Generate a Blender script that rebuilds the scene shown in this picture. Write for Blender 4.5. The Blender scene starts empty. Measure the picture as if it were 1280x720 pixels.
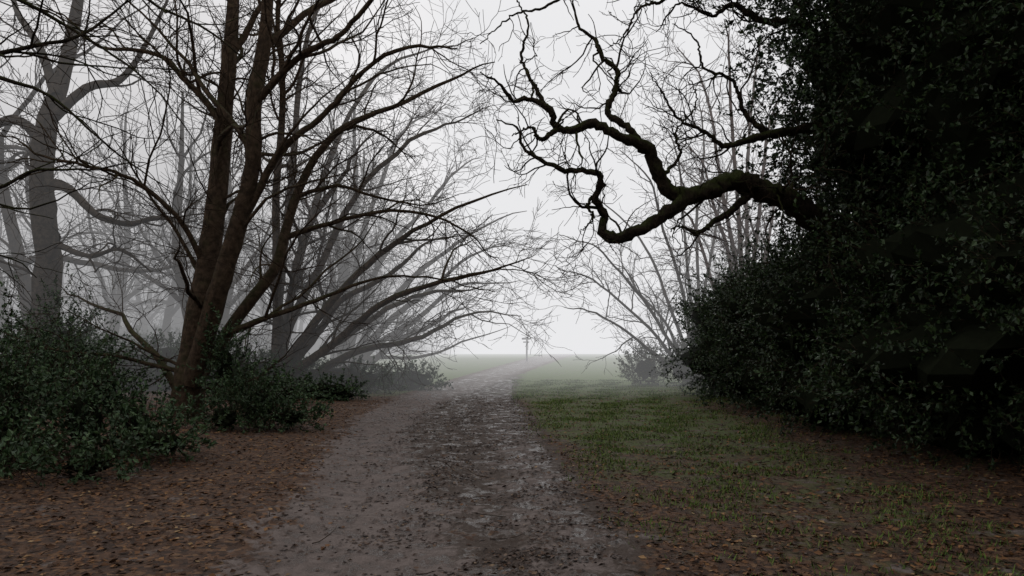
import bpy, math, numpy as np
rng = np.random.default_rng(11)
scene = bpy.context.scene
EYE = 1.6

# ------------------------------------------------------------------ helpers
def norm(v):
    return v / np.maximum(np.linalg.norm(v, axis=-1, keepdims=True), 1e-9)

def smooth(a, b, x):
    t = np.clip((x - a) / (b - a), 0, 1)
    return t * t * (3 - 2 * t)

_ws = np.random.default_rng(3)
_WV = [(_ws.uniform(0, 6.28), _ws.uniform(0, 6.28)) for _ in range(24)]
def wav(x, y, lam, k0=0, n=5):
    s = 0
    for i in range(n):
        a, p = _WV[(k0 + i) % 24]
        f = 6.283 / (lam * (0.7 + 0.15 * i))
        s = s + np.sin(f * (x * math.cos(a) + y * math.sin(a)) + p)
    return s / n

# scattered shoe prints pressed into the mud
_np = 520
_py = 3.5 * (20 / 3.5) ** _ws.random(_np)
PY = np.array([-40, -5, 0, 3, 5.2, 7.2, 9.5, 11.9, 14.5, 17.6, 22, 27, 33, 40, 50, 61, 85, 130, 400])
PX = np.array([0.3, -0.4, -0.85, -1.05, -1.2, -1.48, -1.9, -2.35, -2.7, -2.95, -2.95, -2.65, -2.05, -1.2, 0.3, 2.1, 6.0, 14, 50])
PW = np.array([1, 1, 1, .92, .86, .74, .64, .58, .60, .68, .8, .9, 1.0, 1.1, 1.2, 1.3, 1.5, 1.6, 1.6])
def pc(y): return np.interp(y, PY, PX)
def pw(y): return np.interp(y, PY, PW)
RY = np.array([-40, 0, 5.2, 7.2, 11.9, 17.6, 27, 40, 50, 400])
RX = np.array([2.0, 1.3, .95, .78, .55, .3, 0, .4, 1.5, 60])
def rgt(y): return np.interp(y, RY, RX)      # right edge of the trodden ground
_px = pc(_py) + _ws.uniform(-1.0, 2.4, _np)
_pa = _ws.normal(size=_np) * .35
def prints(x, y):
    h = np.zeros(np.shape(x))
    if np.ndim(x) == 0 or x.size < 100: return h
    xf = x.ravel(); yf = y.ravel(); hf = h.ravel()
    so = np.argsort(yf, kind='stable'); ys = yf[so]
    for a, b_, c in zip(_px, _py, _pa):
        lo = np.searchsorted(ys, b_ - .2); hi = np.searchsorted(ys, b_ + .2)
        ii = so[lo:hi]
        dx = xf[ii] - a; dy = yf[ii] - b_
        u = dx * math.cos(c) + dy * math.sin(c); v = -dx * math.sin(c) + dy * math.cos(c)
        q = (u / .05) ** 2 + (v / .13) ** 2
        hf[ii] += -.016 * np.exp(-q * q) + .006 * np.exp(-((np.sqrt(q) - 1.35) / .3) ** 2)
    return hf.reshape(np.shape(x))

def height(x, y):
    h = 0.95 * smooth(25, 85, y) - 2.5 * smooth(90, 220, y)
    h = h + 0.25 * smooth(-3.5, -9, x) * smooth(40, 20, y)
    h = h + 0.15 * smooth(3, 7, x) * smooth(40, 20, y)
    near = smooth(40, 10, np.abs(y))
    h = h + near * (0.035 * wav(x, y, 2.6, 0) + 0.012 * wav(x, y, 0.9, 6))
    d = (x - pc(y)) / pw(y)
    h = h - 0.05 * np.exp(-d * d) * near
    # shallow wheel/foot rut on the wetter right-hand side
    r = (x - (pc(y) + 1.45 + .15 * np.sin(y * .7))) / .28
    h = h - .03 * np.exp(-r * r) * near
    return h

def new_mesh(name, V, F, mat, smooth_sh=True, attrs=None):
    V = np.asarray(V, dtype=np.float32); F = np.asarray(F, dtype=np.int32)
    me = bpy.data.meshes.new(name)
    me.vertices.add(len(V)); me.vertices.foreach_set("co", V.ravel())
    k = F.shape[1]
    me.loops.add(F.size); me.loops.foreach_set("vertex_index", F.ravel())
    me.polygons.add(len(F))
    me.polygons.foreach_set("loop_start", np.arange(0, F.size, k, dtype=np.int32))
    me.polygons.foreach_set("loop_total", np.full(len(F), k, dtype=np.int32))
    me.polygons.foreach_set("use_smooth", np.full(len(F), smooth_sh, dtype=bool))
    me.update(calc_edges=True)
    if attrs:
        for an, av in attrs.items():
            a = me.attributes.new(an, 'FLOAT', 'POINT')
            a.data.foreach_set("value", np.asarray(av, dtype=np.float32).ravel())
    if mat: me.materials.append(mat)
    return me

def add_obj(name, data, parent=None, loc=None):
    o = bpy.data.objects.new(name, data)
    scene.collection.objects.link(o)
    if parent: o.parent = parent
    if loc is not None: o.location = loc
    return o

def empty(name):
    o = bpy.data.objects.new(name, None); scene.collection.objects.link(o)
    o.empty_display_size = 0.3
    return o

class Geo:
    def __init__(s): s.V = []; s.F = []; s.n = 0
    def add(s, V, F):
        s.V.append(V.reshape(-1, 3)); s.F.append(F.reshape(-1, 4) + s.n); s.n += len(s.V[-1])
    def mesh(s, name, mat, sm=True):
        return new_mesh(name, np.concatenate(s.V), np.concatenate(s.F), mat, sm)

def tubes(geo, pts, rad, k, rough=0.0):
    B, n, _ = pts.shape
    T = np.empty_like(pts)
    T[:, 1:-1] = pts[:, 2:] - pts[:, :-2]; T[:, 0] = pts[:, 1] - pts[:, 0]; T[:, -1] = pts[:, -1] - pts[:, -2]
    T = norm(T)
    N = norm(np.cross(T[:, 0], norm(rng.normal(size=(B, 3)))))
    th = np.arange(k) * 2 * np.pi / k
    V = np.empty((B, n, k, 3))
    for i in range(n):
        t = T[:, i]
        N = norm(N - t * np.sum(N * t, -1, keepdims=True))
        M = np.cross(t, N)
        r = rad[:, i][:, None] * (1 + (rough * rng.normal(size=(B, k)) if rough else 0))
        V[:, i] = pts[:, i][:, None] + (r * np.cos(th))[:, :, None] * N[:, None] + (r * np.sin(th))[:, :, None] * M[:, None]
    idx = np.arange(B * n * k).reshape(B, n, k)
    a = idx[:, :-1]; b = idx[:, 1:]
    F = np.stack([a, np.roll(a, -1, 2), np.roll(b, -1, 2), b], -1)
    geo.add(V, F)

def resample(P, R, n):
    P = np.array(P, float); R = np.array(R, float)
    Q = np.concatenate([[2 * P[0] - P[1]], P, [2 * P[-1] - P[-2]]])
    seg = np.linspace(0, len(P) - 1 - 1e-6, n)
    out = []; rr = []
    for s in seg:
        i = int(s); t = s - i
        p0, p1, p2, p3 = Q[i], Q[i + 1], Q[i + 2], Q[i + 3]
        out.append(0.5 * ((2 * p1) + (-p0 + p2) * t + (2 * p0 - 5 * p1 + 4 * p2 - p3) * t * t + (-p0 + 3 * p1 - 3 * p2 + p3) * t ** 3))
        rr.append(R[i] * (1 - t) + R[min(i + 1, len(R) - 1)] * t)
    return np.array(out), np.array(rr)

def grow(P0, D0, L, R0, R1, n, wander, trop, bias=None):
    B = len(P0)
    pts = np.empty((B, n, 3)); pts[:, 0] = P0
    D = D0.copy(); st = (L / (n - 1))[:, None]
    g = np.array([0, 0, trop]) if bias is None else np.array([bias[0], bias[1], bias[2] + trop])
    for i in range(1, n):
        D = norm(D + wander * rng.normal(size=(B, 3)) + g)
        pts[:, i] = pts[:, i - 1] + D * st
    w = np.linspace(0, 1, n)[None]
    rad = R0[:, None] * (1 - w) + R1[:, None] * w
    return pts, rad

def children(par, dens, tmin, ang, angv, lmean, n, wander, trop, rr=0.6, rtip=0.004, slim=0.012, flat=0.0, bias=None, lvar=0.35, rcap=9):
    pts, rad = par
    B, m, _ = pts.shape
    L = np.linalg.norm(np.diff(pts, axis=1), axis=2).sum(1)
    N = max(1, int(L.sum() * dens))
    idx = rng.choice(B, N, p=L / L.sum())
    t = tmin + (1 - tmin) * rng.random(N)
    f = t * (m - 1); i = np.minimum(f.astype(int), m - 2); w = (f - i)[:, None]
    P = pts[idx, i] * (1 - w) + pts[idx, i + 1] * w
    T = norm(pts[idx, i + 1] - pts[idx, i])
    r = rad[idx, i] * (1 - w[:, 0]) + rad[idx, i + 1] * w[:, 0]
    perp = norm(np.cross(T, rng.normal(size=(N, 3))))
    if flat: perp[:, 2] *= (1 - flat); perp = norm(perp)
    a = (ang + angv * rng.normal(size=N))[:, None]
    D = norm(np.cos(a) * T + np.sin(a) * perp)
    Ln = lmean * np.exp(lvar * rng.normal(size=N)) * (1.15 - 0.6 * t)
    Ln = np.minimum(Ln, L[idx] * 0.9)
    R0 = np.minimum(np.minimum(r * rr, Ln * slim + 0.002), rcap)
    R0 = np.maximum(R0, rtip)
    return grow(P, D, Ln, R0, np.full(N, rtip), n, wander, trop, bias)

def site(a, e, d):
    """view-frame pixel (a, e) cast from the camera to a chosen depth d in metres"""
    return ((a - 640) / 924 * d, d, EYE + (436 - e) / 924 * d)

def mains(lst, n=26):
    P = []; R = []
    for l in lst:
        p, r = resample([site(q[0], q[1], q[2]) for q in l], [q[3] for q in l], n)
        P.append(p); R.append(r)
    return np.array(P), np.array(R)

# ------------------------------------------------------------------ materials
def newmat(name):
    m = bpy.data.materials.new(name); m.use_nodes = True
    nt = m.node_tree; b = nt.nodes["Principled BSDF"]
    return m, nt, b
def nd(nt, typ, **kw):
    n = nt.nodes.new(typ)
    for k, v in kw.items(): setattr(n, k, v)
    return n
def noise(nt, vec, scale, detail=5, rough=0.6):
    n = nd(nt, "ShaderNodeTexNoise"); n.inputs["Scale"].default_value = scale
    n.inputs["Detail"].default_value = detail; n.inputs["Roughness"].default_value = rough
    nt.links.new(vec, n.inputs["Vector"]); return n.outputs["Fac"]
def math_(nt, op, a, b=None, c=None, clamp=False):
    n = nd(nt, "ShaderNodeMath", operation=op, use_clamp=clamp)
    for i, v in enumerate((a, b, c)):
        if v is None: continue
        if isinstance(v, (int, float)): n.inputs[i].default_value = v
        else: nt.links.new(v, n.inputs[i])
    return n.outputs[0]
def mixc(nt, fac, a, b):
    n = nd(nt, "ShaderNodeMix", data_type='RGBA')
    for s, v in ((0, fac), (6, a), (7, b)):
        if isinstance(v, (int, float)): n.inputs[s].default_value = v
        elif isinstance(v, tuple): n.inputs[s].default_value = (*v, 1)
        else: nt.links.new(v, n.inputs[s])
    return n.outputs[2]
def ramp(nt, fac, stops):
    n = nd(nt, "ShaderNodeValToRGB"); e = n.color_ramp.elements
    while len(e) < len(stops): e.new(0.5)
    for i, (p, c) in enumerate(stops): e[i].position = p; e[i].color = (*c, 1)
    nt.links.new(fac, n.inputs[0]); return n.outputs[0]
def sstep(nt, v, lo, hi, o0=0.0, o1=1.0):
    n = nd(nt, "ShaderNodeMapRange", interpolation_type='SMOOTHSTEP')
    nt.links.new(v, n.inputs[0]); n.inputs[1].default_value = lo; n.inputs[2].default_value = hi
    n.inputs[3].default_value = o0; n.inputs[4].default_value = o1
    return n.outputs[0]
def bump(nt, b, h, strength, dist):
    n = nd(nt, "ShaderNodeBump"); n.inputs["Strength"].default_value = strength
    n.inputs["Distance"].default_value = dist
    nt.links.new(h, n.inputs["Height"]); nt.links.new(n.outputs[0], b.inputs["Normal"])

def bark(name, dark, light, moss=(0.035, 0.05, 0.015), mossamt=0.5, simple=False, rough=.03):
    m, nt, b = newmat(name)
    g = nd(nt, "ShaderNodeNewGeometry"); pos = g.outputs["Position"]
    n1 = noise(nt, pos, 9, 2 if simple else 5)
    c = mixc(nt, sstep(nt, n1, .3, .7), dark, light)
    if not simple:
        n2 = noise(nt, pos, 2.4, 4, .7)
        sx = nd(nt, "ShaderNodeSeparateXYZ"); nt.links.new(g.outputs["Normal"], sx.inputs[0])
        up = math_(nt, 'ADD', math_(nt, 'MULTIPLY', sx.outputs[2], .3), n2)
        c = mixc(nt, math_(nt, 'MULTIPLY', sstep(nt, up, .5, .8), mossamt), c, moss)
        mp = nd(nt, "ShaderNodeMapping"); mp.inputs["Scale"].default_value = (30, 30, 8); nt.links.new(pos, mp.inputs[0])
        n3 = noise(nt, mp.outputs[0], 1, 3)
        bump(nt, b, math_(nt, 'ADD', n3, n1), .9, rough)
    nt.links.new(c, b.inputs["Base Color"]); b.inputs["Roughness"].default_value = .95
    b.inputs["Specular IOR Level"].default_value = 0 if simple else .08
    return m
bark_beech = bark("bark_beech", (0.028, 0.020, 0.014), (0.078, 0.053, 0.035), mossamt=.45, rough=.04)
bark_oak = bark("bark_oak", (0.013, 0.010, 0.007), (0.036, 0.027, 0.019), (0.036, 0.046, 0.012), .75, rough=.07)
bark_far = bark("bark_far", (0.03, 0.024, 0.018), (0.07, 0.055, 0.042), simple=True)
bark_twig = bark("bark_twig", (0.024, 0.017, 0.013), (0.054, 0.039, 0.027), simple=True)
bark_birch = bark("bark_red_twig", (0.06, 0.038, 0.03), (0.12, 0.08, 0.065), simple=True)

def leafmat(name, c1, c2, c3, rough=.4, spec=.4):
    m, nt, b = newmat(name)
    g = nd(nt, "ShaderNodeNewGeometry")
    c = ramp(nt, g.outputs["Random Per Island"], [(0, c1), (.55, c2), (1, c3)])
    n = noise(nt, g.outputs["Position"], 1.3, 2)
    c = mixc(nt, sstep(nt, n, .35, .65), mixc(nt, .5, c, (0.01, 0.014, 0.008)), c)
    nt.links.new(c, b.inputs["Base Color"]); b.inputs["Roughness"].default_value = rough
    b.inputs["Specular IOR Level"].default_value = spec
    return m
holly = leafmat("holly_leaf", (0.014, 0.027, 0.011), (0.025, 0.049, 0.017), (0.055, 0.094, 0.030), .45, .28)
bramble = leafmat("shrub_leaf", (0.026, 0.052, 0.022), (0.045, 0.085, 0.034), (0.085, 0.14, 0.055), .5, .22)
gorse = leafmat("gorse_leaf", (0.05, 0.068, 0.028), (0.08, 0.10, 0.04), (0.12, 0.115, 0.055), .7, .2)
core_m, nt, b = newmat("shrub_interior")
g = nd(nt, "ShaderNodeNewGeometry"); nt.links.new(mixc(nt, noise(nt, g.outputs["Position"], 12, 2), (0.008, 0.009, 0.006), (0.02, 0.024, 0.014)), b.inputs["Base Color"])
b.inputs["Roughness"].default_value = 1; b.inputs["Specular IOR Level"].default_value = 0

litter_m, nt, b = newmat("fallen_leaf")
g = nd(nt, "ShaderNodeNewGeometry")
c = ramp(nt, g.outputs["Random Per Island"], [(0, (0.042, 0.023, 0.016)), (.45, (0.088, 0.046, 0.026)), (.78, (0.15, 0.074, 0.036)), (.95, (0.24, 0.125, 0.052)), (1, (0.33, 0.23, 0.12))])
nt.links.new(c, b.inputs["Base Color"]); b.inputs["Roughness"].default_value = .7; b.inputs["Specular IOR Level"].default_value = .15
litter_d, nt, b = newmat("wet_leaf")
g = nd(nt, "ShaderNodeNewGeometry")
c = ramp(nt, g.outputs["Random Per Island"], [(0, (0.028, 0.018, 0.014)), (.6, (0.06, 0.036, 0.026)), (.9, (0.10, 0.058, 0.037)), (1, (0.20, 0.135, 0.08))])
nt.links.new(c, b.inputs["Base Color"]); b.inputs["Roughness"].default_value = .55; b.inputs["Specular IOR Level"].default_value = .2
grass_m, nt, b = newmat("grass_blade")
g = nd(nt, "ShaderNodeNewGeometry")
c = ramp(nt, g.outputs["Random Per Island"], [(0, (0.05, 0.078, 0.018)), (.5, (0.088, 0.145, 0.028)), (.85, (0.13, 0.195, 0.04)), (1, (0.2, 0.17, 0.08))])
nt.links.new(c, b.inputs["Base Color"]); b.inputs["Roughness"].default_value = .7; b.inputs["Specular IOR Level"].default_value = .1

# ground / path material driven by ground-cover weights stored on the meshes
gm, nt, b = newmat("woodland_ground")
g = nd(nt, "ShaderNodeNewGeometry"); pos = g.outputs["Position"]
def att(n_):
    a = nd(nt, "ShaderNodeAttribute", attribute_name=n_); return a.outputs["Fac"]
nA = noise(nt, pos, .9, 6, .65); nB = noise(nt, pos, 3.6, 5, .68); nC = noise(nt, pos, 30, 4, .75)
edge = math_(nt, 'ADD', math_(nt, 'MULTIPLY', math_(nt, 'SUBTRACT', nA, .5), 2.1), math_(nt, 'MULTIPLY', math_(nt, 'SUBTRACT', nB, .5), 2.2))
vor = nd(nt, "ShaderNodeTexVoronoi"); vor.inputs["Scale"].default_value = 19; nt.links.new(pos, vor.inputs["Vector"])
sp = nd(nt, "ShaderNodeSeparateColor"); nt.links.new(vor.outputs["Color"], sp.inputs[0])
litc = ramp(nt, sp.outputs[0], [(0, (0.032, 0.019, 0.013)), (.5, (0.070, 0.038, 0.023)), (.85, (0.115, 0.060, 0.033)), (1, (0.17, 0.095, 0.048))])
wetc = mixc(nt, nC, (0.036, 0.025, 0.019), (0.092, 0.066, 0.052))
mudc = mixc(nt, nC, (0.115, 0.089, 0.079), (0.22, 0.18, 0.163))
mudc = mixc(nt, sstep(nt, nB, .60, .38), mudc, (0.078, 0.057, 0.048))
grc = mixc(nt, nC, (0.048, 0.068, 0.018), (0.105, 0.155, 0.034))
patch = math_(nt, 'MULTIPLY', sstep(nt, nB, .42, .62), math_(nt, 'SUBTRACT', 1.0, att("field")))
grc = mixc(nt, patch, grc, (0.080, 0.056, 0.033))
grc = mixc(nt, att("field"), grc, mixc(nt, nA, (0.085, 0.135, 0.03), (0.13, 0.165, 0.05)))
mud = sstep(nt, math_(nt, 'ADD', att("mud"), edge), .25, .75)
wet = sstep(nt, math_(nt, 'ADD', att("wet"), edge), .25, .75)
gra = sstep(nt, math_(nt, 'ADD', att("grass"), edge), .35, .75)
c = mixc(nt, gra, litc, grc)
c = mixc(nt, wet, c, wetc)
c = mixc(nt, mud, c, mudc)
nt.links.new(c, b.inputs["Base Color"])
damp = math_(nt, 'MULTIPLY', math_(nt, 'MAXIMUM', mud, wet), sstep(nt, nB, .50, .42))
nt.links.new(sstep(nt, damp, 0, 1, .9, .25), b.inputs["Roughness"])
b.inputs["Specular IOR Level"].default_value = .35
hh = math_(nt, 'ADD', math_(nt, 'MULTIPLY', nB, 1.0), math_(nt, 'MULTIPLY', nC, .45))
bump(nt, b, hh, .8, .06)

# ------------------------------------------------------------------ ground
def cover(x, y):
    d = np.abs(x - pc(y)) / pw(y)
    mud = smooth(1.6, .5, d)
    r2 = (x - (rgt(y) - .5)) / .4
    mud = np.maximum(mud, .6 * np.exp(-r2 * r2) * smooth(25, 8, y))
    wet = smooth(.6, -.3, x - rgt(y)) * smooth(-.4, .3, x - pc(y)) * smooth(60, 30, y)
    grass = smooth(-.5, .9, x - rgt(y)) * smooth(0, 6, y + 2)
    grass = grass * (1 - .75 * smooth(3.4, 5.0, x - .04 * y) * smooth(35, 20, y))
    grass = grass * np.where(y < 13, .82 - .065 * (13 - y), 1)
    farl = smooth(19, 28, y + .45 * x) * smooth(1.0, 1.6, d)
    grass = np.maximum(grass, farl * 1.4)
    return mud, wet, grass

def axis(c, m, a, b_):
    u = np.linspace(-1, 1, m); return c + a * np.sinh(b_ * u)
gx = axis(0, 440, 1.9, 8.0); gy = axis(8, 480, 2.0, 7.9)
X, Y = np.meshgrid(gx, gy)
def gridmesh(name, X, Y, dz):
    Z = height(X, Y) + dz
    V = np.stack([X, Y, Z], -1).reshape(-1, 3)
    r, c_ = X.shape; i = np.arange(r * c_).reshape(r, c_)
    F = np.stack([i[:-1, :-1], i[:-1, 1:], i[1:, 1:], i[1:, :-1]], -1).reshape(-1, 4)
    mu, we, gr = cover(X, Y)
    return new_mesh(name, V, F, gm, True, {"mud": mu, "wet": we, "grass": gr, "field": smooth(24, 34, Y)})
add_obj("ground", gridmesh("ground", X, Y, -0.04 * (np.abs(X - (pc(Y) + .6)) < 2.0) * (Y < 120) * (Y > -15)))
yy = np.concatenate([np.arange(-20, 2, .4), np.arange(2, 18, .03), np.arange(18, 130, .3)])
off = np.linspace(-2.2, 3.4, 180)
Yp, Op = np.meshgrid(yy, off, indexing='ij')
Xp = pc(Yp) + Op
add_obj("dirt_path", gridmesh("dirt_path", Xp, Yp, 0.004 + prints(Xp, Yp)))

# fallen leaves
def leafquads(P, D, Nn, l, w, fold):
    D = norm(D); S = norm(np.cross(D, Nn)); Nn = norm(np.cross(S, D))
    l = l[:, None]; w = w[:, None]; f = fold[:, None] if np.ndim(fold) else fold
    V = np.stack([P, P + D * l * .45 + S * w * .5 + Nn * f * w, P + D * l, P + D * l * .45 - S * w * .5 + Nn * f * w], 1)
    F = np.arange(len(P) * 4).reshape(-1, 4)
    return V, F
def scatter_leaves(name, N, fn, mat, size=(.04, .085), xr=(-11, 8), yr=(3, 34)):
    x = rng.uniform(*xr, N); u = rng.random(N)
    y = yr[0] * (yr[1] / yr[0]) ** u
    keep = rng.random(N) < fn(x, y)
    x, y = x[keep], y[keep]; n = len(x)
    a = rng.uniform(0, 6.283, n); tilt = rng.normal(size=(n, 2)) * .35
    D = np.stack([np.cos(a), np.sin(a), rng.normal(size=n) * .15], -1)
    Nn = norm(np.stack([tilt[:, 0], tilt[:, 1], np.ones(n)], -1))
    l = rng.uniform(*size, n) ; w = l * rng.uniform(.5, .8, n)
    P = np.stack([x, y, height(x, y) + rng.uniform(.006, .016, n)], -1)
    V, F = leafquads(P, D, Nn, l, w, rng.uniform(-.1, .3, n))
    add_obj(name, new_mesh(name, V.reshape(-1, 3), F, mat, False))
def f_bank(x, y):
    mu, we, gr = cover(x, y); cl = .65 + .5 * wav(x, y, 1.5, 4) + .3 * wav(x, y, .5, 17)
    return np.clip((1 - .92 * mu) * (1 - we) * (1 - .55 * gr) * cl, 0.01, 1)
def f_wet(x, y):
    mu, we, gr = cover(x, y); cl = .42 + 1.0 * wav(x, y, 1.3, 9) + .6 * wav(x, y, .5, 1)
    return np.clip(np.clip(we + .5 * gr * (y < 14), 0, 1) * (1 - .7 * mu) * cl + .12 * mu * np.clip(cl + .2, 0, 1), 0, 1)
scatter_leaves("fallen_leaves", 110000, f_bank, litter_m, (.035, .075), xr=(-11, 8))
scatter_leaves("fallen_leaves", 100000, f_wet, litter_d, (.025, .060), xr=(-3.8, 5.0), yr=(3, 25))
# small sticks on the path
n = 260; x = rng.uniform(-7, 5, n); y = rng.uniform(4, 18, n)
gg = Geo(); a = rng.uniform(0, 6.28, n)
tubes(gg, *grow(np.stack([x, y, height(x, y) + .018], -1), np.stack([np.cos(a), np.sin(a), 0 * a], -1), rng.uniform(.08, .35, n), np.full(n, .005), np.full(n, .002), 5, .12, 0), 4)
add_obj("fallen_twigs", gg.mesh("fallen_twigs", bark_twig))

# grass
N = 270000
x = rng.uniform(.0, 8, N); y = 3.5 * (36 / 3.5) ** rng.random(N)
mu, we, gr = cover(x, y); cl = np.clip(.25 + 1.3 * wav(x, y, 1.7, 2) + 1.0 * wav(x, y, .5, 15), 0, 1)
k = rng.random(N) < np.clip(gr * 1.1 - .1, 0, 1) * cl
x, y = x[k], y[k]; n = len(x)
P = np.stack([x, y, height(x, y) - .005], -1); a = rng.uniform(0, 6.283, n)
D = norm(np.stack([np.cos(a) * .6, np.sin(a) * .6, rng.uniform(.5, 1.2, n)], -1))
S = np.stack([-np.sin(a), np.cos(a), 0 * a], -1); l = rng.uniform(.03, .09, n)[:, None]; w = (rng.uniform(.003, .006, n) * (1 + y / 20))[:, None]
V = np.stack([P - S * w, P + S * w, P + D * l + S * w * .2 - np.array([0, 0, .2]) * l * .5, P + D * l - S * w * .2 - np.array([0, 0, .2]) * l * .5], 1)
add_obj("grass", new_mesh("grass", V.reshape(-1, 3), np.arange(n * 4).reshape(-1, 4), grass_m, False))

# ------------------------------------------------------------------ foliage masses
def foliage(name, ells, dens, mat, spray=.38, nleaf=15, leaf=(.05, .085), core=.82, coarse=1.0, stray=.12, up=.3, smin=.8, root=None):
    root = root or empty(name)
    gt = Geo(); PP = []; DD = []
    for (cx, cy, cz, rx, ry, rz) in ells:
        A = 4 * math.pi * (((rx * ry) ** 1.6 + (rx * rz) ** 1.6 + (ry * rz) ** 1.6) / 3) ** (1 / 1.6)
        n = int(A * dens)
        u = norm(rng.normal(size=(n, 3)))
        lump = 1 + .16 * np.sin(u[:, 0] * 7 + cx) * np.sin(u[:, 2] * 8 + cy) + .10 * np.sin(u[:, 1] * 15 + u[:, 2] * 13)
        s = rng.uniform(smin, 1.0, n) * lump
        far = rng.random(n) < stray; s = np.where(far, s * rng.uniform(1.0, 1.3, n), s)
        P = np.array([cx, cy, cz]) + u * np.array([rx, ry, rz]) * s[:, None]
        k = P[:, 2] > height(P[:, 0], P[:, 1]) + .05
        # drop what is buried inside a neighbouring lobe
        if core > .7:
            for (ax, ay, az_, bx, by, bz) in ells:
                q = (P - np.array([ax, ay, az_])) / np.array([bx, by, bz])
                k &= (np.linalg.norm(q, axis=1) > .62)
        P = P[k]; u = u[k]
        PP.append(P); DD.append(norm(u + rng.normal(size=P.shape) * .55 + np.array([0, 0, up])))
    P = np.concatenate(PP); D = np.concatenate(DD); M = len(P)
    L = rng.uniform(.6, 1.3, M) * spray
    pts, rad = grow(P - D * L[:, None] * .3, D, L * 1.2, np.full(M, .005 * coarse), np.full(M, .0025 * coarse), 4, .12, -.03)
    tubes(gt, pts, rad, 3)
    t = rng.uniform(.15, 1, (M, nleaf)); f = t * 3; i = np.minimum(f.astype(int), 2); w = (f - i)[..., None]
    ar = np.arange(M)[:, None]
    LP = pts[ar, i] * (1 - w) + pts[ar, i + 1] * w
    LD = norm(D[:, None] * .6 + norm(rng.normal(size=(M, nleaf, 3))))
    LN = norm(rng.normal(size=(M, nleaf, 3)) + np.array([0, 0, 1.0]))
    n = M * nleaf; l = rng.uniform(*leaf, n) * coarse
    V, F = leafquads(LP.reshape(-1, 3), LD.reshape(-1, 3), LN.reshape(-1, 3), l, l * rng.uniform(.5, .65, n), rng.uniform(.1, .3, n))
    add_obj("leaves", new_mesh(name + "_leaves", V.reshape(-1, 3), F, mat, False), root)
    add_obj("twigs", gt.mesh(name + "_twigs", bark_twig), root)
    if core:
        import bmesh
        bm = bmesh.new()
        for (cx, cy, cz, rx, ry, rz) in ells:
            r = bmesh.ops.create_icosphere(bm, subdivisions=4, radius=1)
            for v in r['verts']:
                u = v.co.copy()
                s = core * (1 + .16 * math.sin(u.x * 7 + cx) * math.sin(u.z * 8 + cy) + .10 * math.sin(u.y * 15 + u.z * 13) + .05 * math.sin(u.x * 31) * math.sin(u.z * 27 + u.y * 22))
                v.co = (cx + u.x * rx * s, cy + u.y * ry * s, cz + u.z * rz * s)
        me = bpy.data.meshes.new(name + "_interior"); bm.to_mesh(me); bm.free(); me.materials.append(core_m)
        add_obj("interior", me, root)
    return root

# big holly on the right
hr = foliage("shade_holly_tree", [
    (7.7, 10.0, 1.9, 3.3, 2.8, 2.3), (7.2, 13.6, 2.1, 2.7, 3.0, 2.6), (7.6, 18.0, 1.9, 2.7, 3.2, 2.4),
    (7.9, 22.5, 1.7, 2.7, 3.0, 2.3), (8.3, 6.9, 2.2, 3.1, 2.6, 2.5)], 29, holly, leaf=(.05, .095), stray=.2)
h2 = foliage("shade_holly_tree", [
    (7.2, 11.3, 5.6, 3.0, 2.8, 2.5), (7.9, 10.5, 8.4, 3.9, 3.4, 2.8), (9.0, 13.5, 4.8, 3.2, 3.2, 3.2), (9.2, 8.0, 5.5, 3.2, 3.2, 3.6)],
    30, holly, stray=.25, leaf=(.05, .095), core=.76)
foliage("shade_holly_tree", [(5.3, 11.6, 5.9, 1.6, 1.4, 1.5), (5.1, 11.6, 7.6, 1.8, 1.6, 1.6), (5.6, 12.4, 4.6, 1.4, 1.3, .9)], 20, holly, core=0, smin=.2, stray=.4, root=h2, leaf=(.05, .095))
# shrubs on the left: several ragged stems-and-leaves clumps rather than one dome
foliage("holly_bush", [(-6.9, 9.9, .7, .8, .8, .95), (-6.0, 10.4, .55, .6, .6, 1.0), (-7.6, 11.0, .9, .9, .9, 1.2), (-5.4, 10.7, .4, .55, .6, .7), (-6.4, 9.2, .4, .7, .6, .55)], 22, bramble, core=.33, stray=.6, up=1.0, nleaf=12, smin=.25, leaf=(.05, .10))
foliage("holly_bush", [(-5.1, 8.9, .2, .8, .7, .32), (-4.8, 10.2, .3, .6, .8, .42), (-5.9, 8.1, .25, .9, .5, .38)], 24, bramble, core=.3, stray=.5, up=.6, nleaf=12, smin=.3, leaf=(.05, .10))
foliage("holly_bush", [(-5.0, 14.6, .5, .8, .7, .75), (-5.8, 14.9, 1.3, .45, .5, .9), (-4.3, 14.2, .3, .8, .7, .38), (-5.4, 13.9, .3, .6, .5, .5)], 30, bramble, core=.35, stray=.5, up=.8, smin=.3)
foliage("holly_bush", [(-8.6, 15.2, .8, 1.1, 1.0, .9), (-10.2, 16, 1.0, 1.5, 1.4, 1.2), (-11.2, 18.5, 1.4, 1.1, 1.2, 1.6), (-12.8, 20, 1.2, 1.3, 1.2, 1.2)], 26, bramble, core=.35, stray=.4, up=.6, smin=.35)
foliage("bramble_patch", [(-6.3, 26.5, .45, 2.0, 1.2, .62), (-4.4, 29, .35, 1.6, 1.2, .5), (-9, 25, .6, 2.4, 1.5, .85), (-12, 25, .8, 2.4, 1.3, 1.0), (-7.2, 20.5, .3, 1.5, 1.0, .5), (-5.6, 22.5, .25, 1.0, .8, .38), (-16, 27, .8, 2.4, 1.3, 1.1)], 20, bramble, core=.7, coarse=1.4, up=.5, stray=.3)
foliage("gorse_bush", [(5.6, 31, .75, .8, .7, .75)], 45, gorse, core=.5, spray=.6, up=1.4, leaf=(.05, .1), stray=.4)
foliage("gorse_bush", [(7.6, 30, .9, 1.4, 1.0, .9)], 20, gorse, core=.7, spray=.5, up=1.0, coarse=1.4)
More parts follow.
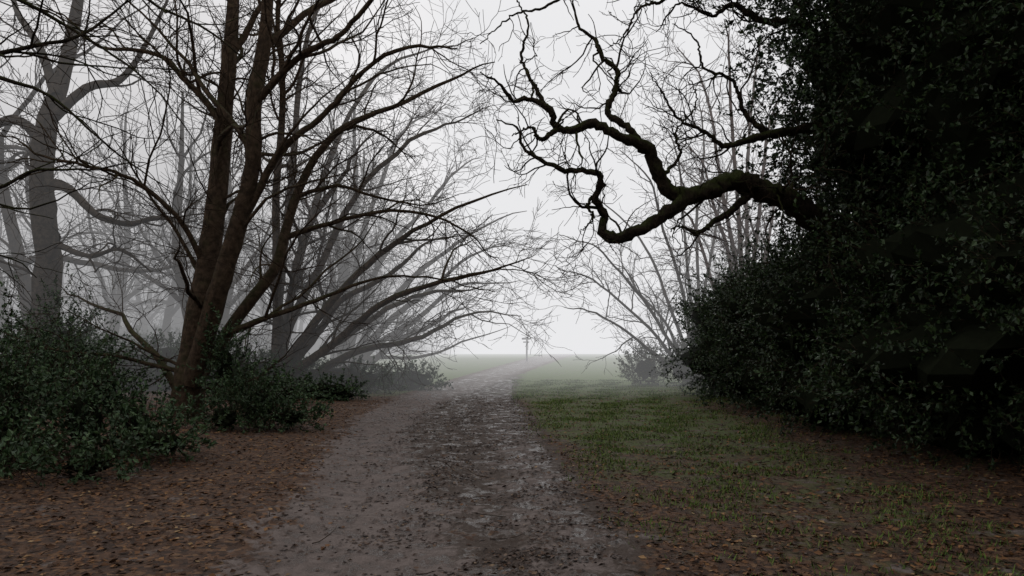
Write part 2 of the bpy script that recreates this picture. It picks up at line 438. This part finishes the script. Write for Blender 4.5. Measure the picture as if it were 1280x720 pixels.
# unseen evergreens added behind the viewpoint to block light and darken the foreground
foliage("shade_holly_tree", [(-8, -6, 4, 5, 4, 5), (9, -5, 4, 5, 5, 5), (0, -14, 5, 8, 4, 6)], 3, holly, spray=.9, nleaf=14, coarse=3.2)

# ------------------------------------------------------------------ trees
def build(name, M, mat, seq, kmain=12, rough=.05):
    g_ = Geo(); tubes(g_, M[0], M[1], kmain, rough)
    par = M; ks = [6, 4, 3, 3, 3]; tw = Geo()
    for i, s in enumerate(seq):
        par = children(par, **s); tubes(g_ if i < 1 else tw, par[0], par[1], ks[i])
    root = empty(name)
    add_obj("trunk_and_limbs", g_.mesh(name + "_limbs", mat), root)
    add_obj("twigs", tw.mesh(name + "_twigs", bark_birch if mat is bark_birch else (bark_far if mat is bark_far else bark_twig)), root)
    return root

def seqbeech(b1=None, s=1.0, fine=1.0, r=.0045):
    return [dict(dens=1.25, tmin=.15, ang=.75, angv=.28, lmean=2.9 * s, n=14, wander=.16, trop=.002, slim=.013, rr=.6, flat=.3, bias=b1),
            dict(dens=2.5, tmin=.1, ang=.78, angv=.28, lmean=1.35 * s, n=8, wander=.19, trop=-.006, slim=.008, flat=.25, bias=b1, rtip=r),
            dict(dens=3.6 * fine, tmin=.1, ang=.75, angv=.28, lmean=.6 * s, n=4, wander=.2, trop=0, slim=.007, rtip=r),
            ]
def wob(M, a, first=1):
    n = M[0].shape[1]; env = np.linspace(0, 1, n)[None, :, None]
    ph = rng.uniform(0, 6.28, (M[0].shape[0], 1, 3)); s = np.linspace(0, 1, n)[None, :, None]
    fr = rng.uniform(9, 16, (M[0].shape[0], 1, 3))
    M[0][...] += a * env * np.sin(s * fr + ph) + rng.normal(size=M[0].shape) * a * .12 * env
    return M
# main multi-stemmed beech
T1 = mains([
    [(222, 565, 15.5, .50), (230, 525, 15.5, .36), (240, 460, 15.5, .31), (257, 350, 15.5, .25), (271, 250, 15.6, .21), (280, 150, 15.8, .18), (288, 60, 16, .15), (296, -60, 16.3, .1), (310, -220, 16.5, .03)],
    [(240, 480, 15.3, .2), (270, 375, 15, .20), (298, 280, 14.8, .175), (316, 205, 14.7, .15), (318, 125, 14.6, .15), (331, 50, 14.6, .13), (338, -60, 14.5, .09), (352, -220, 14.3, .03)],
    [(250, 470, 15.6, .14), (300, 395, 16, .13), (342, 335, 16.3, .115), (357, 280, 16.5, .105), (385, 222, 16.8, .09), (430, 165, 17, .072), (480, 130, 17.3, .055), (560, 95, 17.8, .035), (625, 85, 18, .012)],
    [(350, 300, 16.4, .07), (395, 282, 16.8, .055), (450, 272, 17.2, .045), (520, 268, 17.6, .035), (585, 290, 18, .02), (630, 325, 18.2, .01)],
    [(300, 280, 14.8, .08), (335, 220, 14.7, .075), (370, 165, 14.6, .06), (430, 120, 14.4, .05), (500, 70, 14.3, .035), (575, 50, 14, .013)],
    [(318, 130, 14.6, .08), (360, 85, 14.2, .065), (420, 45, 13.8, .05), (480, -10, 13.5, .035), (560, -60, 13.2, .012)],
    [(260, 340, 15.5, .07), (228, 280, 15, .05), (180, 235, 14.5, .04), (120, 205, 14, .03), (50, 195, 13.7, .02), (-20, 165, 13.5, .01)],
    [(280, 160, 15.8, .08), (240, 105, 16, .065), (190, 70, 16.3, .045), (120, 50, 16.5, .03), (40, 10, 16.7, .012)],
    [(275, 420, 15.4, .08), (330, 400, 15.8, .06), (400, 372, 16.3, .045), (470, 352, 17, .03), (560, 345, 18, .02), (625, 372, 19, .01)],
    [(330, 60, 14.6, .08), (380, 20, 14.9, .06), (450, -20, 15.3, .045), (540, -60, 15.8, .015)],
    [(288, 70, 16, .08), (330, 10, 16.4, .055), (400, -50, 16.8, .035), (470, -120, 17, .012)]], 34)
T1[0][2:] = wob((T1[0][2:].copy(), None), .15)[0]
build("beech_tree", T1, bark_beech, seqbeech((.010, 0, 0)), 14)

def fan(bx, bd, ends, r0, dd=2.0, wv=.12):
    l = []
    e0 = 436 + 924 * (EYE - float(height(np.array((bx - 640) / 924 * bd), np.array(bd)))) / bd + 2
    for (ex, ee, k) in ends:
        P = []; dr = rng.normal()
        for t in (0, .12, .3, .5, .75, 1):
            a = bx + (ex - bx) * t ** (1.25 * k); e = e0 + (ee - e0) * (1 - (1 - t) ** 1.6)
            P.append((a, e, bd + dd * dr * t, r0 * (1 - t) ** .9 * (1 if t > 0 else 1.15) + .014))
        l.append(P)
    return wob(mains(l, 26), wv)
T2 = fan(345, 25, [(650, 392, .8), (675, 320, .9), (650, 235, 1.0), (610, 130, 1.1), (560, 40, 1.2), (430, -60, 1.2), (570, 300, .9), (360, -80, 1.2), (480, 160, 1.1), (610, 350, .85)], .15, wv=.22)
build("beech_tree", T2, bark_beech, seqbeech((.008, 0, -.002), 1.0, .85, .006), 9)
T3 = fan(430, 34, [(645, 345, .9), (655, 270, 1), (610, 200, 1.1), (540, 130, 1.2), (460, 100, 1.2), (400, 120, 1.2), (600, 385, .8), (350, 200, 1.1), (640, 310, .9)], .18, wv=.25)
build("beech_tree", T3, bark_far, seqbeech((.008, 0, -.001), 1.1, .5, .009), 7)
# gnarled tree at far left
T4 = mains([
    [(50, 470, 22, .5), (56, 410, 22, .40), (60, 320, 22, .36), (52, 240, 22, .33), (58, 160, 22, .29), (80, 90, 22.3, .22), (95, 20, 22.5, .18), (110, -100, 22.5, .05)],
    [(58, 230, 22, .18), (85, 235, 21.5, .13), (120, 268, 21, .10), (160, 280, 21, .08), (200, 272, 21, .06), (240, 285, 21, .02)],
    [(58, 180, 22, .18), (20, 150, 22, .14), (-30, 160, 22, .11), (-80, 120, 22, .05)],
    [(62, 150, 22, .17), (110, 110, 22, .13), (150, 100, 22, .10), (180, 60, 22, .07), (210, 0, 22, .04)],
    [(70, 120, 22, .15), (50, 60, 22.5, .12), (20, 10, 23, .08), (10, -60, 23, .03)],
    [(60, 300, 22, .10), (110, 320, 21.5, .07), (150, 312, 21, .05), (190, 340, 21, .02)]])
sg = seqbeech(None, .9, .7, .006); sg[0]['wander'] = .26; sg[1]['wander'] = .26
build("oak_tree", T4, bark_far, sg, 10, .07)
# near tree just outside the left, its boughs hang in
T5 = mains([
    [(-330, 640, 8.5, .3), (-325, 436, 8.5, .26), (-320, 200, 8.5, .22), (-330, -100, 8.5, .18), (-300, -400, 8.5, .1)],
    [(-325, 180, 8.5, .08), (-180, 120, 8.6, .05), (-40, 80, 8.7, .03), (60, 55, 8.8, .022), (130, 25, 9, .016), (200, -15, 9.2, .006)],
    [(-322, 60, 8.5, .08), (-150, 40, 8.4, .045), (-20, 88, 8.3, .026), (50, 118, 8.3, .018), (120, 160, 8.4, .013), (205, 235, 8.5, .005)],
    [(-322, 330, 8.5, .06), (-160, 270, 8.6, .035), (-10, 238, 8.8, .022), (50, 210, 9, .017), (120, 214, 9.2, .011), (190, 205, 9.4, .005)],
    [(-325, -60, 8.5, .08), (-150, -60, 9, .045), (0, -10, 9.5, .028), (110, 45, 10, .019), (190, 110, 10, .012), (250, 190, 10, .005)],
    [(-325, -160, 8.5, .08), (-100, -160, 9, .045), (100, -60, 9.5, .028), (200, 10, 10, .019), (290, 60, 10, .012), (360, 140, 10, .005)],
    [(-322, 400, 8.5, .04), (-160, 330, 9, .025), (-20, 310, 9.4, .014), (40, 350, 9.6, .006)]], 26)
T5[0][1:] = wob((T5[0][1:].copy(), None), .06)[0]
sg = seqbeech(None, .5, .7, .003); sg[0]['dens'] = 1.8; sg[0]['flat'] = .5
sg = sg[:2] + [dict(dens=3.5, tmin=.1, ang=.7, angv=.2, lmean=.28, n=4, wander=.14, trop=0, slim=.007, rtip=.0028)]
build("beech_tree", T5, bark_oak, sg, 9)

# oak with the writhing bough
OK_ = [
    [(1130, 640, 12.3, .5), (1125, 520, 12.3, .42), (1115, 400, 12.2, .36), (1100, 290, 12, .3), (1090, 150, 12, .26), (1110, 0, 12, .2), (1090, -150, 12, .08)],
    [(1105, 330, 12, .2), (1040, 292, 11.6, .19), (990, 252, 11, .165), (955, 240, 10.8, .145), (918, 226, 10.5, .14), (885, 240, 10.3, .125), (848, 247, 10.1, .12)],
    [(860, 246, 10.15, .10), (835, 240, 10.1, .095), (822, 212, 10, .085), (808, 184, 9.9, .08), (790, 178, 9.8, .07), (765, 165, 9.7, .06), (742, 154, 9.7, .055), (715, 163, 9.6, .05), (696, 160, 9.6, .045), (688, 138, 9.5, .038), (664, 124, 9.5, .032), (642, 126, 9.4, .025), (625, 105, 9.3, .017), (600, 90, 9.2, .008)],
    [(866, 244, 10.15, .10), (840, 262, 10, .088), (818, 276, 9.9, .082), (795, 290, 9.8, .075), (770, 298, 9.8, .07), (753, 290, 9.8, .06), (756, 268, 9.8, .052), (744, 248, 9.7, .045), (752, 226, 9.6, .04), (740, 214, 9.6, .036), (712, 214, 9.5, .03), (680, 202, 9.4, .025), (655, 185, 9.4, .02), (646, 160, 9.4, .014), (620, 150, 9.3, .007)],
    [(800, 182, 9.85, .055), (786, 160, 9.9, .045), (760, 142, 10, .04), (768, 112, 10.1, .036), (772, 90, 10.2, .032), (752, 70, 10.2, .028), (742, 48, 10.3, .024), (722, 30, 10.4, .018), (716, -10, 10.5, .008)],
    [(696, 162, 9.6, .035), (676, 175, 9.5, .025), (664, 160, 9.5, .016), (640, 170, 9.4, .007)],
    [(690, 145, 9.5, .03), (668, 108, 9.6, .024), (652, 70, 9.7, .018), (660, 30, 9.8, .013), (640, -10, 9.9, .007)],
    [(940, 240, 10.7, .06), (915, 262, 10.5, .048), (892, 278, 10.4, .036), (870, 292, 10.2, .024), (850, 282, 10.1, .015), (838, 290, 10, .007)],
    [(1095, 180, 12, .12), (1030, 160, 11.7, .085), (985, 165, 11.4, .065), (945, 172, 11.2, .05), (905, 182, 11, .035), (880, 165, 10.9, .028), (850, 150, 10.8, .02), (830, 120, 10.7, .014), (812, 90, 10.6, .007)],
    [(1100, 60, 12, .12), (1040, 60, 11.8, .085), (1000, 30, 11.7, .065), (950, 25, 11.6, .05), (915, 5, 11.5, .035), (890, 20, 11.4, .025), (850, 5, 11.3, .016), (820, 40, 11.2, .007)],
    [(960, 170, 11.3, .045), (930, 140, 11.3, .034), (915, 100, 11.3, .025), (880, 85, 11.3, .018), (870, 50, 11.3, .012), (840, 30, 11.3, .006)],
    [(756, 230, 9.7, .026), (735, 255, 9.7, .019), (742, 272, 9.7, .013), (725, 290, 9.7, .006)],
    [(825, 222, 10, .026), (850, 195, 10.2, .02), (845, 165, 10.3, .016), (870, 130, 10.4, .011), (862, 95, 10.5, .006)],
    [(1100, 100, 12, .1), (1030, -20, 11.5, .08), (960, -60, 11, .06), (880, -70, 10.8, .05), (800, -50, 10.6, .035), (740, -30, 10.5, .01)],
    [(890, -70, 10.8, .04), (860, -30, 10.6, .03), (830, 0, 10.5, .022), (800, 10, 10.4, .016), (780, 45, 10.3, .011), (760, 60, 10.3, .006)],
    [(800, -50, 10.6, .03), (740, -40, 10.4, .024), (690, 5, 10.2, .018), (640, 20, 10.1, .012), (600, 55, 10, .006)]]
T6 = mains(OK_, 60)
T6[0][1:, 1:-1] += rng.normal(size=T6[0][1:, 1:-1].shape) * .010
T6[1][:, 1:-1] *= 1 + rng.normal(size=T6[1][:, 1:-1].shape) * .08
so = [dict(dens=2.7, tmin=.25, ang=.95, angv=.3, lmean=1.0, n=11, wander=.30, trop=.03, slim=.016, rr=.55, rtip=.004),
      dict(dens=3.8, tmin=.12, ang=.9, angv=.3, lmean=.5, n=7, wander=.28, trop=.02, slim=.011, rtip=.0035),
      dict(dens=4.2, tmin=.15, ang=.8, angv=.3, lmean=.25, n=5, wander=.25, trop=.0, slim=.010, rtip=.003)]
build("oak_tree", T6, bark_oak, so, 16, .11)

# bare shrubs/trees on the right beyond the holly
T7 = fan(870, 30, [(690, 330, .8), (705, 290, .8), (740, 240, .9), (700, 380, .75), (780, 190, 1), (830, 150, 1), (880, 120, 1), (930, 170, 1), (980, 240, .9), (760, 330, .8)], .07, wv=.15)
s7 = seqbeech((-.008, 0, 0), .8, .9, .0065)
build("hawthorn_tree", T7, bark_far, s7, 7)
T8 = fan(930, 27, [(850, 60, 1.1), (900, 20, 1.1), (950, 40, 1.1), (990, 90, 1.1), (860, 180, 1), (830, 250, .9), (1000, 200, 1)], .09, wv=.15)
build("birch_tree", T8, bark_birch, seqbeech(None, .8, .8, .0065), 7)

# distant woodland: three tree shapes repeated with different turn/size
def generic(name, h, gn):
    P0 = np.array([[0, 0, -.3]]); D0 = np.array([[0, 0, 1.]])
    tr = grow(P0, D0, np.array([h]), np.array([.3]), np.array([.05]), 16, .05, .03)
    g_ = Geo(); tubes(g_, *tr, 9, .05)
    l1 = children(tr, 1.1, .22, .8, .2, h * .42, 12, .18, .03, rr=.6, rtip=.015, slim=.017); tubes(g_, *l1, 5)
    l2 = children(l1, 1.0, .2, .75, .2, 2.2, 8, .2, .01, rtip=.012, slim=.010); tubes(g_, *l2, 3)
    l3 = children(l2, 1.4 * gn, .1, .7, .2, 1.1, 4, .18, 0, rtip=.010, slim=.009); tubes(g_, *l3, 3)
    return g_.mesh(name, bark_far)
G = [generic("woodland_tree_a", 13, 1), generic("woodland_tree_b", 15, 1), generic("woodland_tree_c", 11, 1.2)]
dt = empty("distant_trees")
pl = [(-12.5, 30), (-18, 28), (-21, 34), (-15.5, 38), (-26, 30)]
for i in range(52):
    yv = rng.uniform(38, 92); xv = -rng.uniform(9 + .10 * (yv - 30), 62)
    pl.append((xv, yv))
for i in range(16):
    yv = rng.uniform(34, 95); xv = rng.uniform(14 + .12 * (yv - 30), 45)
    pl.append((xv, yv))
pl += [(19, 102), (25, 100), (-9, 104), (-18, 100), (32, 100)]
for i, (xv, yv) in enumerate(pl):
    o = add_obj("tree_%d" % i, G[i % 3], dt, (xv, yv, float(height(np.array(xv), np.array(yv)))))
    s = rng.uniform(.8, 1.25); o.scale = (s, s, s * rng.uniform(.9, 1.15)); o.rotation_euler = (0, 0, rng.uniform(0, 6.28))
foliage("undergrowth", [(-30, 48, 1, 12, 4, 1.6), (-20, 42, .8, 6, 3, 1.2), (-40, 70, 1.5, 22, 5, 2.6), (24, 50, 1, 10, 5, 2.0), (16, 40, 1, 4, 3, 1.8), (-22, 86, 1.2, 12, 3, 2.0)], 2.2, gorse, spray=.9, coarse=3, core=.85)

# ------------------------------------------------------------------ sign post in the field
wood, nt, b = newmat("weathered_wood")
g = nd(nt, "ShaderNodeNewGeometry"); nt.links.new(mixc(nt, noise(nt, g.outputs["Position"], 15), (0.02, 0.016, 0.013), (0.045, 0.036, 0.03)), b.inputs["Base Color"])
b.inputs["Roughness"].default_value = .85
sx_, sy_ = 1.2, 60.0; sz_ = float(height(np.array(sx_), np.array(sy_)))
sign = empty("wooden_signpost"); sign.location = (sx_, sy_, sz_)
def box(name, loc, dim, parent):
    import bmesh
    bm = bmesh.new(); bmesh.ops.create_cube(bm, size=1)
    for v in bm.verts: v.co = (v.co.x * dim[0], v.co.y * dim[1], v.co.z * dim[2])
    bmesh.ops.bevel(bm, geom=bm.edges[:], offset=.012, segments=2, affect='EDGES')
    me = bpy.data.meshes.new(name); bm.to_mesh(me); bm.free(); me.materials.append(wood)
    return add_obj(name, me, parent, loc)
box("post", (0, 0, .9), (.13, .13, 2.0), sign)
box("cross_board", (-.05, -.095, 1.82), (.72, .05, .14), sign)
box("lower_board", (-.05, -.095, 1.55), (.5, .05, .10), sign)
box("cap", (0, 0, 1.925), (.19, .19, .05), sign)

# ------------------------------------------------------------------ fog banks (homogeneous volumes; added glow stands in for scattered daylight)
def fog(name, lo, hi, sigma, col):
    m = bpy.data.materials.new(name); m.use_nodes = True; nt = m.node_tree; nt.nodes.clear()
    out = nt.nodes.new("ShaderNodeOutputMaterial"); ad = nt.nodes.new("ShaderNodeAddShader")
    ab = nt.nodes.new("ShaderNodeVolumeAbsorption"); ab.inputs["Color"].default_value = (0, 0, 0, 1); ab.inputs["Density"].default_value = sigma
    em = nt.nodes.new("ShaderNodeEmission"); em.inputs["Color"].default_value = (*col, 1); em.inputs["Strength"].default_value = sigma
    nt.links.new(ab.outputs[0], ad.inputs[0]); nt.links.new(em.outputs[0], ad.inputs[1]); nt.links.new(ad.outputs[0], out.inputs["Volume"])
    x0, y0, z0 = lo; x1, y1, z1 = hi
    V = [(x0, y0, z0), (x1, y0, z0), (x1, y1, z0), (x0, y1, z0), (x0, y0, z1), (x1, y0, z1), (x1, y1, z1), (x0, y1, z1)]
    F = [(3, 2, 1, 0), (4, 5, 6, 7), (0, 1, 5, 4), (1, 2, 6, 5), (2, 3, 7, 6), (3, 0, 4, 7)]
    add_obj(name, new_mesh(name, V, F, m, False))
fog("fog", (-7.99, 22.5, -6), (300, 66, 50), .0145, (0.82, 0.82, 0.835))
fog("fog", (-7.99, 66.01, -6), (300, 300, 50), .040, (0.82, 0.82, 0.835))
fog("fog", (-300, 17.01, -6), (-8, 300, 15), .0175, (.37, .37, .378))  # dimmer glow colour puts the shade among the left trees into the fog

# ------------------------------------------------------------------ light
w = bpy.data.worlds.new("World"); scene.world = w; w.use_nodes = True; nt = w.node_tree
bg = nt.nodes["Background"]
sky = nt.nodes.new("ShaderNodeTexSky"); sky.sky_type = 'NISHITA'; sky.sun_disc = False
sky.sun_elevation = math.radians(32); sky.sun_rotation = math.radians(10)
hs = nt.nodes.new("ShaderNodeHueSaturation"); hs.inputs["Saturation"].default_value = .15
nt.links.new(sky.outputs[0], hs.inputs["Color"])
c = mixc(nt, .85, hs.outputs[0], (8.9, 8.7, 8.75))
nt.links.new(c, bg.inputs["Color"]); bg.inputs["Strength"].default_value = 0.1
sl = bpy.data.lights.new("sun", 'SUN'); sl.energy = .6; sl.angle = math.radians(25); sl.color = (1, .96, .90)
so_ = add_obj("sun", sl)
from mathutils import Vector
az = math.radians(10); el = math.radians(32)
dirv = Vector((math.sin(az) * math.cos(el), math.cos(az) * math.cos(el), math.sin(el)))
so_.rotation_euler = dirv.to_track_quat('Z', 'Y').to_euler()

cam = bpy.data.cameras.new("camera"); cam.lens = 26; cam.sensor_width = 36; cam.shift_y = 76 / 1280
cam.clip_end = 6000; cam.clip_start = .05
co = add_obj("camera", cam, None, (0, 0, EYE)); co.rotation_euler = (math.radians(90), 0, 0)
scene.camera = co
scene.view_settings.view_transform = 'Standard'; scene.view_settings.look = 'None'; scene.view_settings.exposure = 0
print("verts", sum(len(m.vertices) for m in bpy.data.meshes))
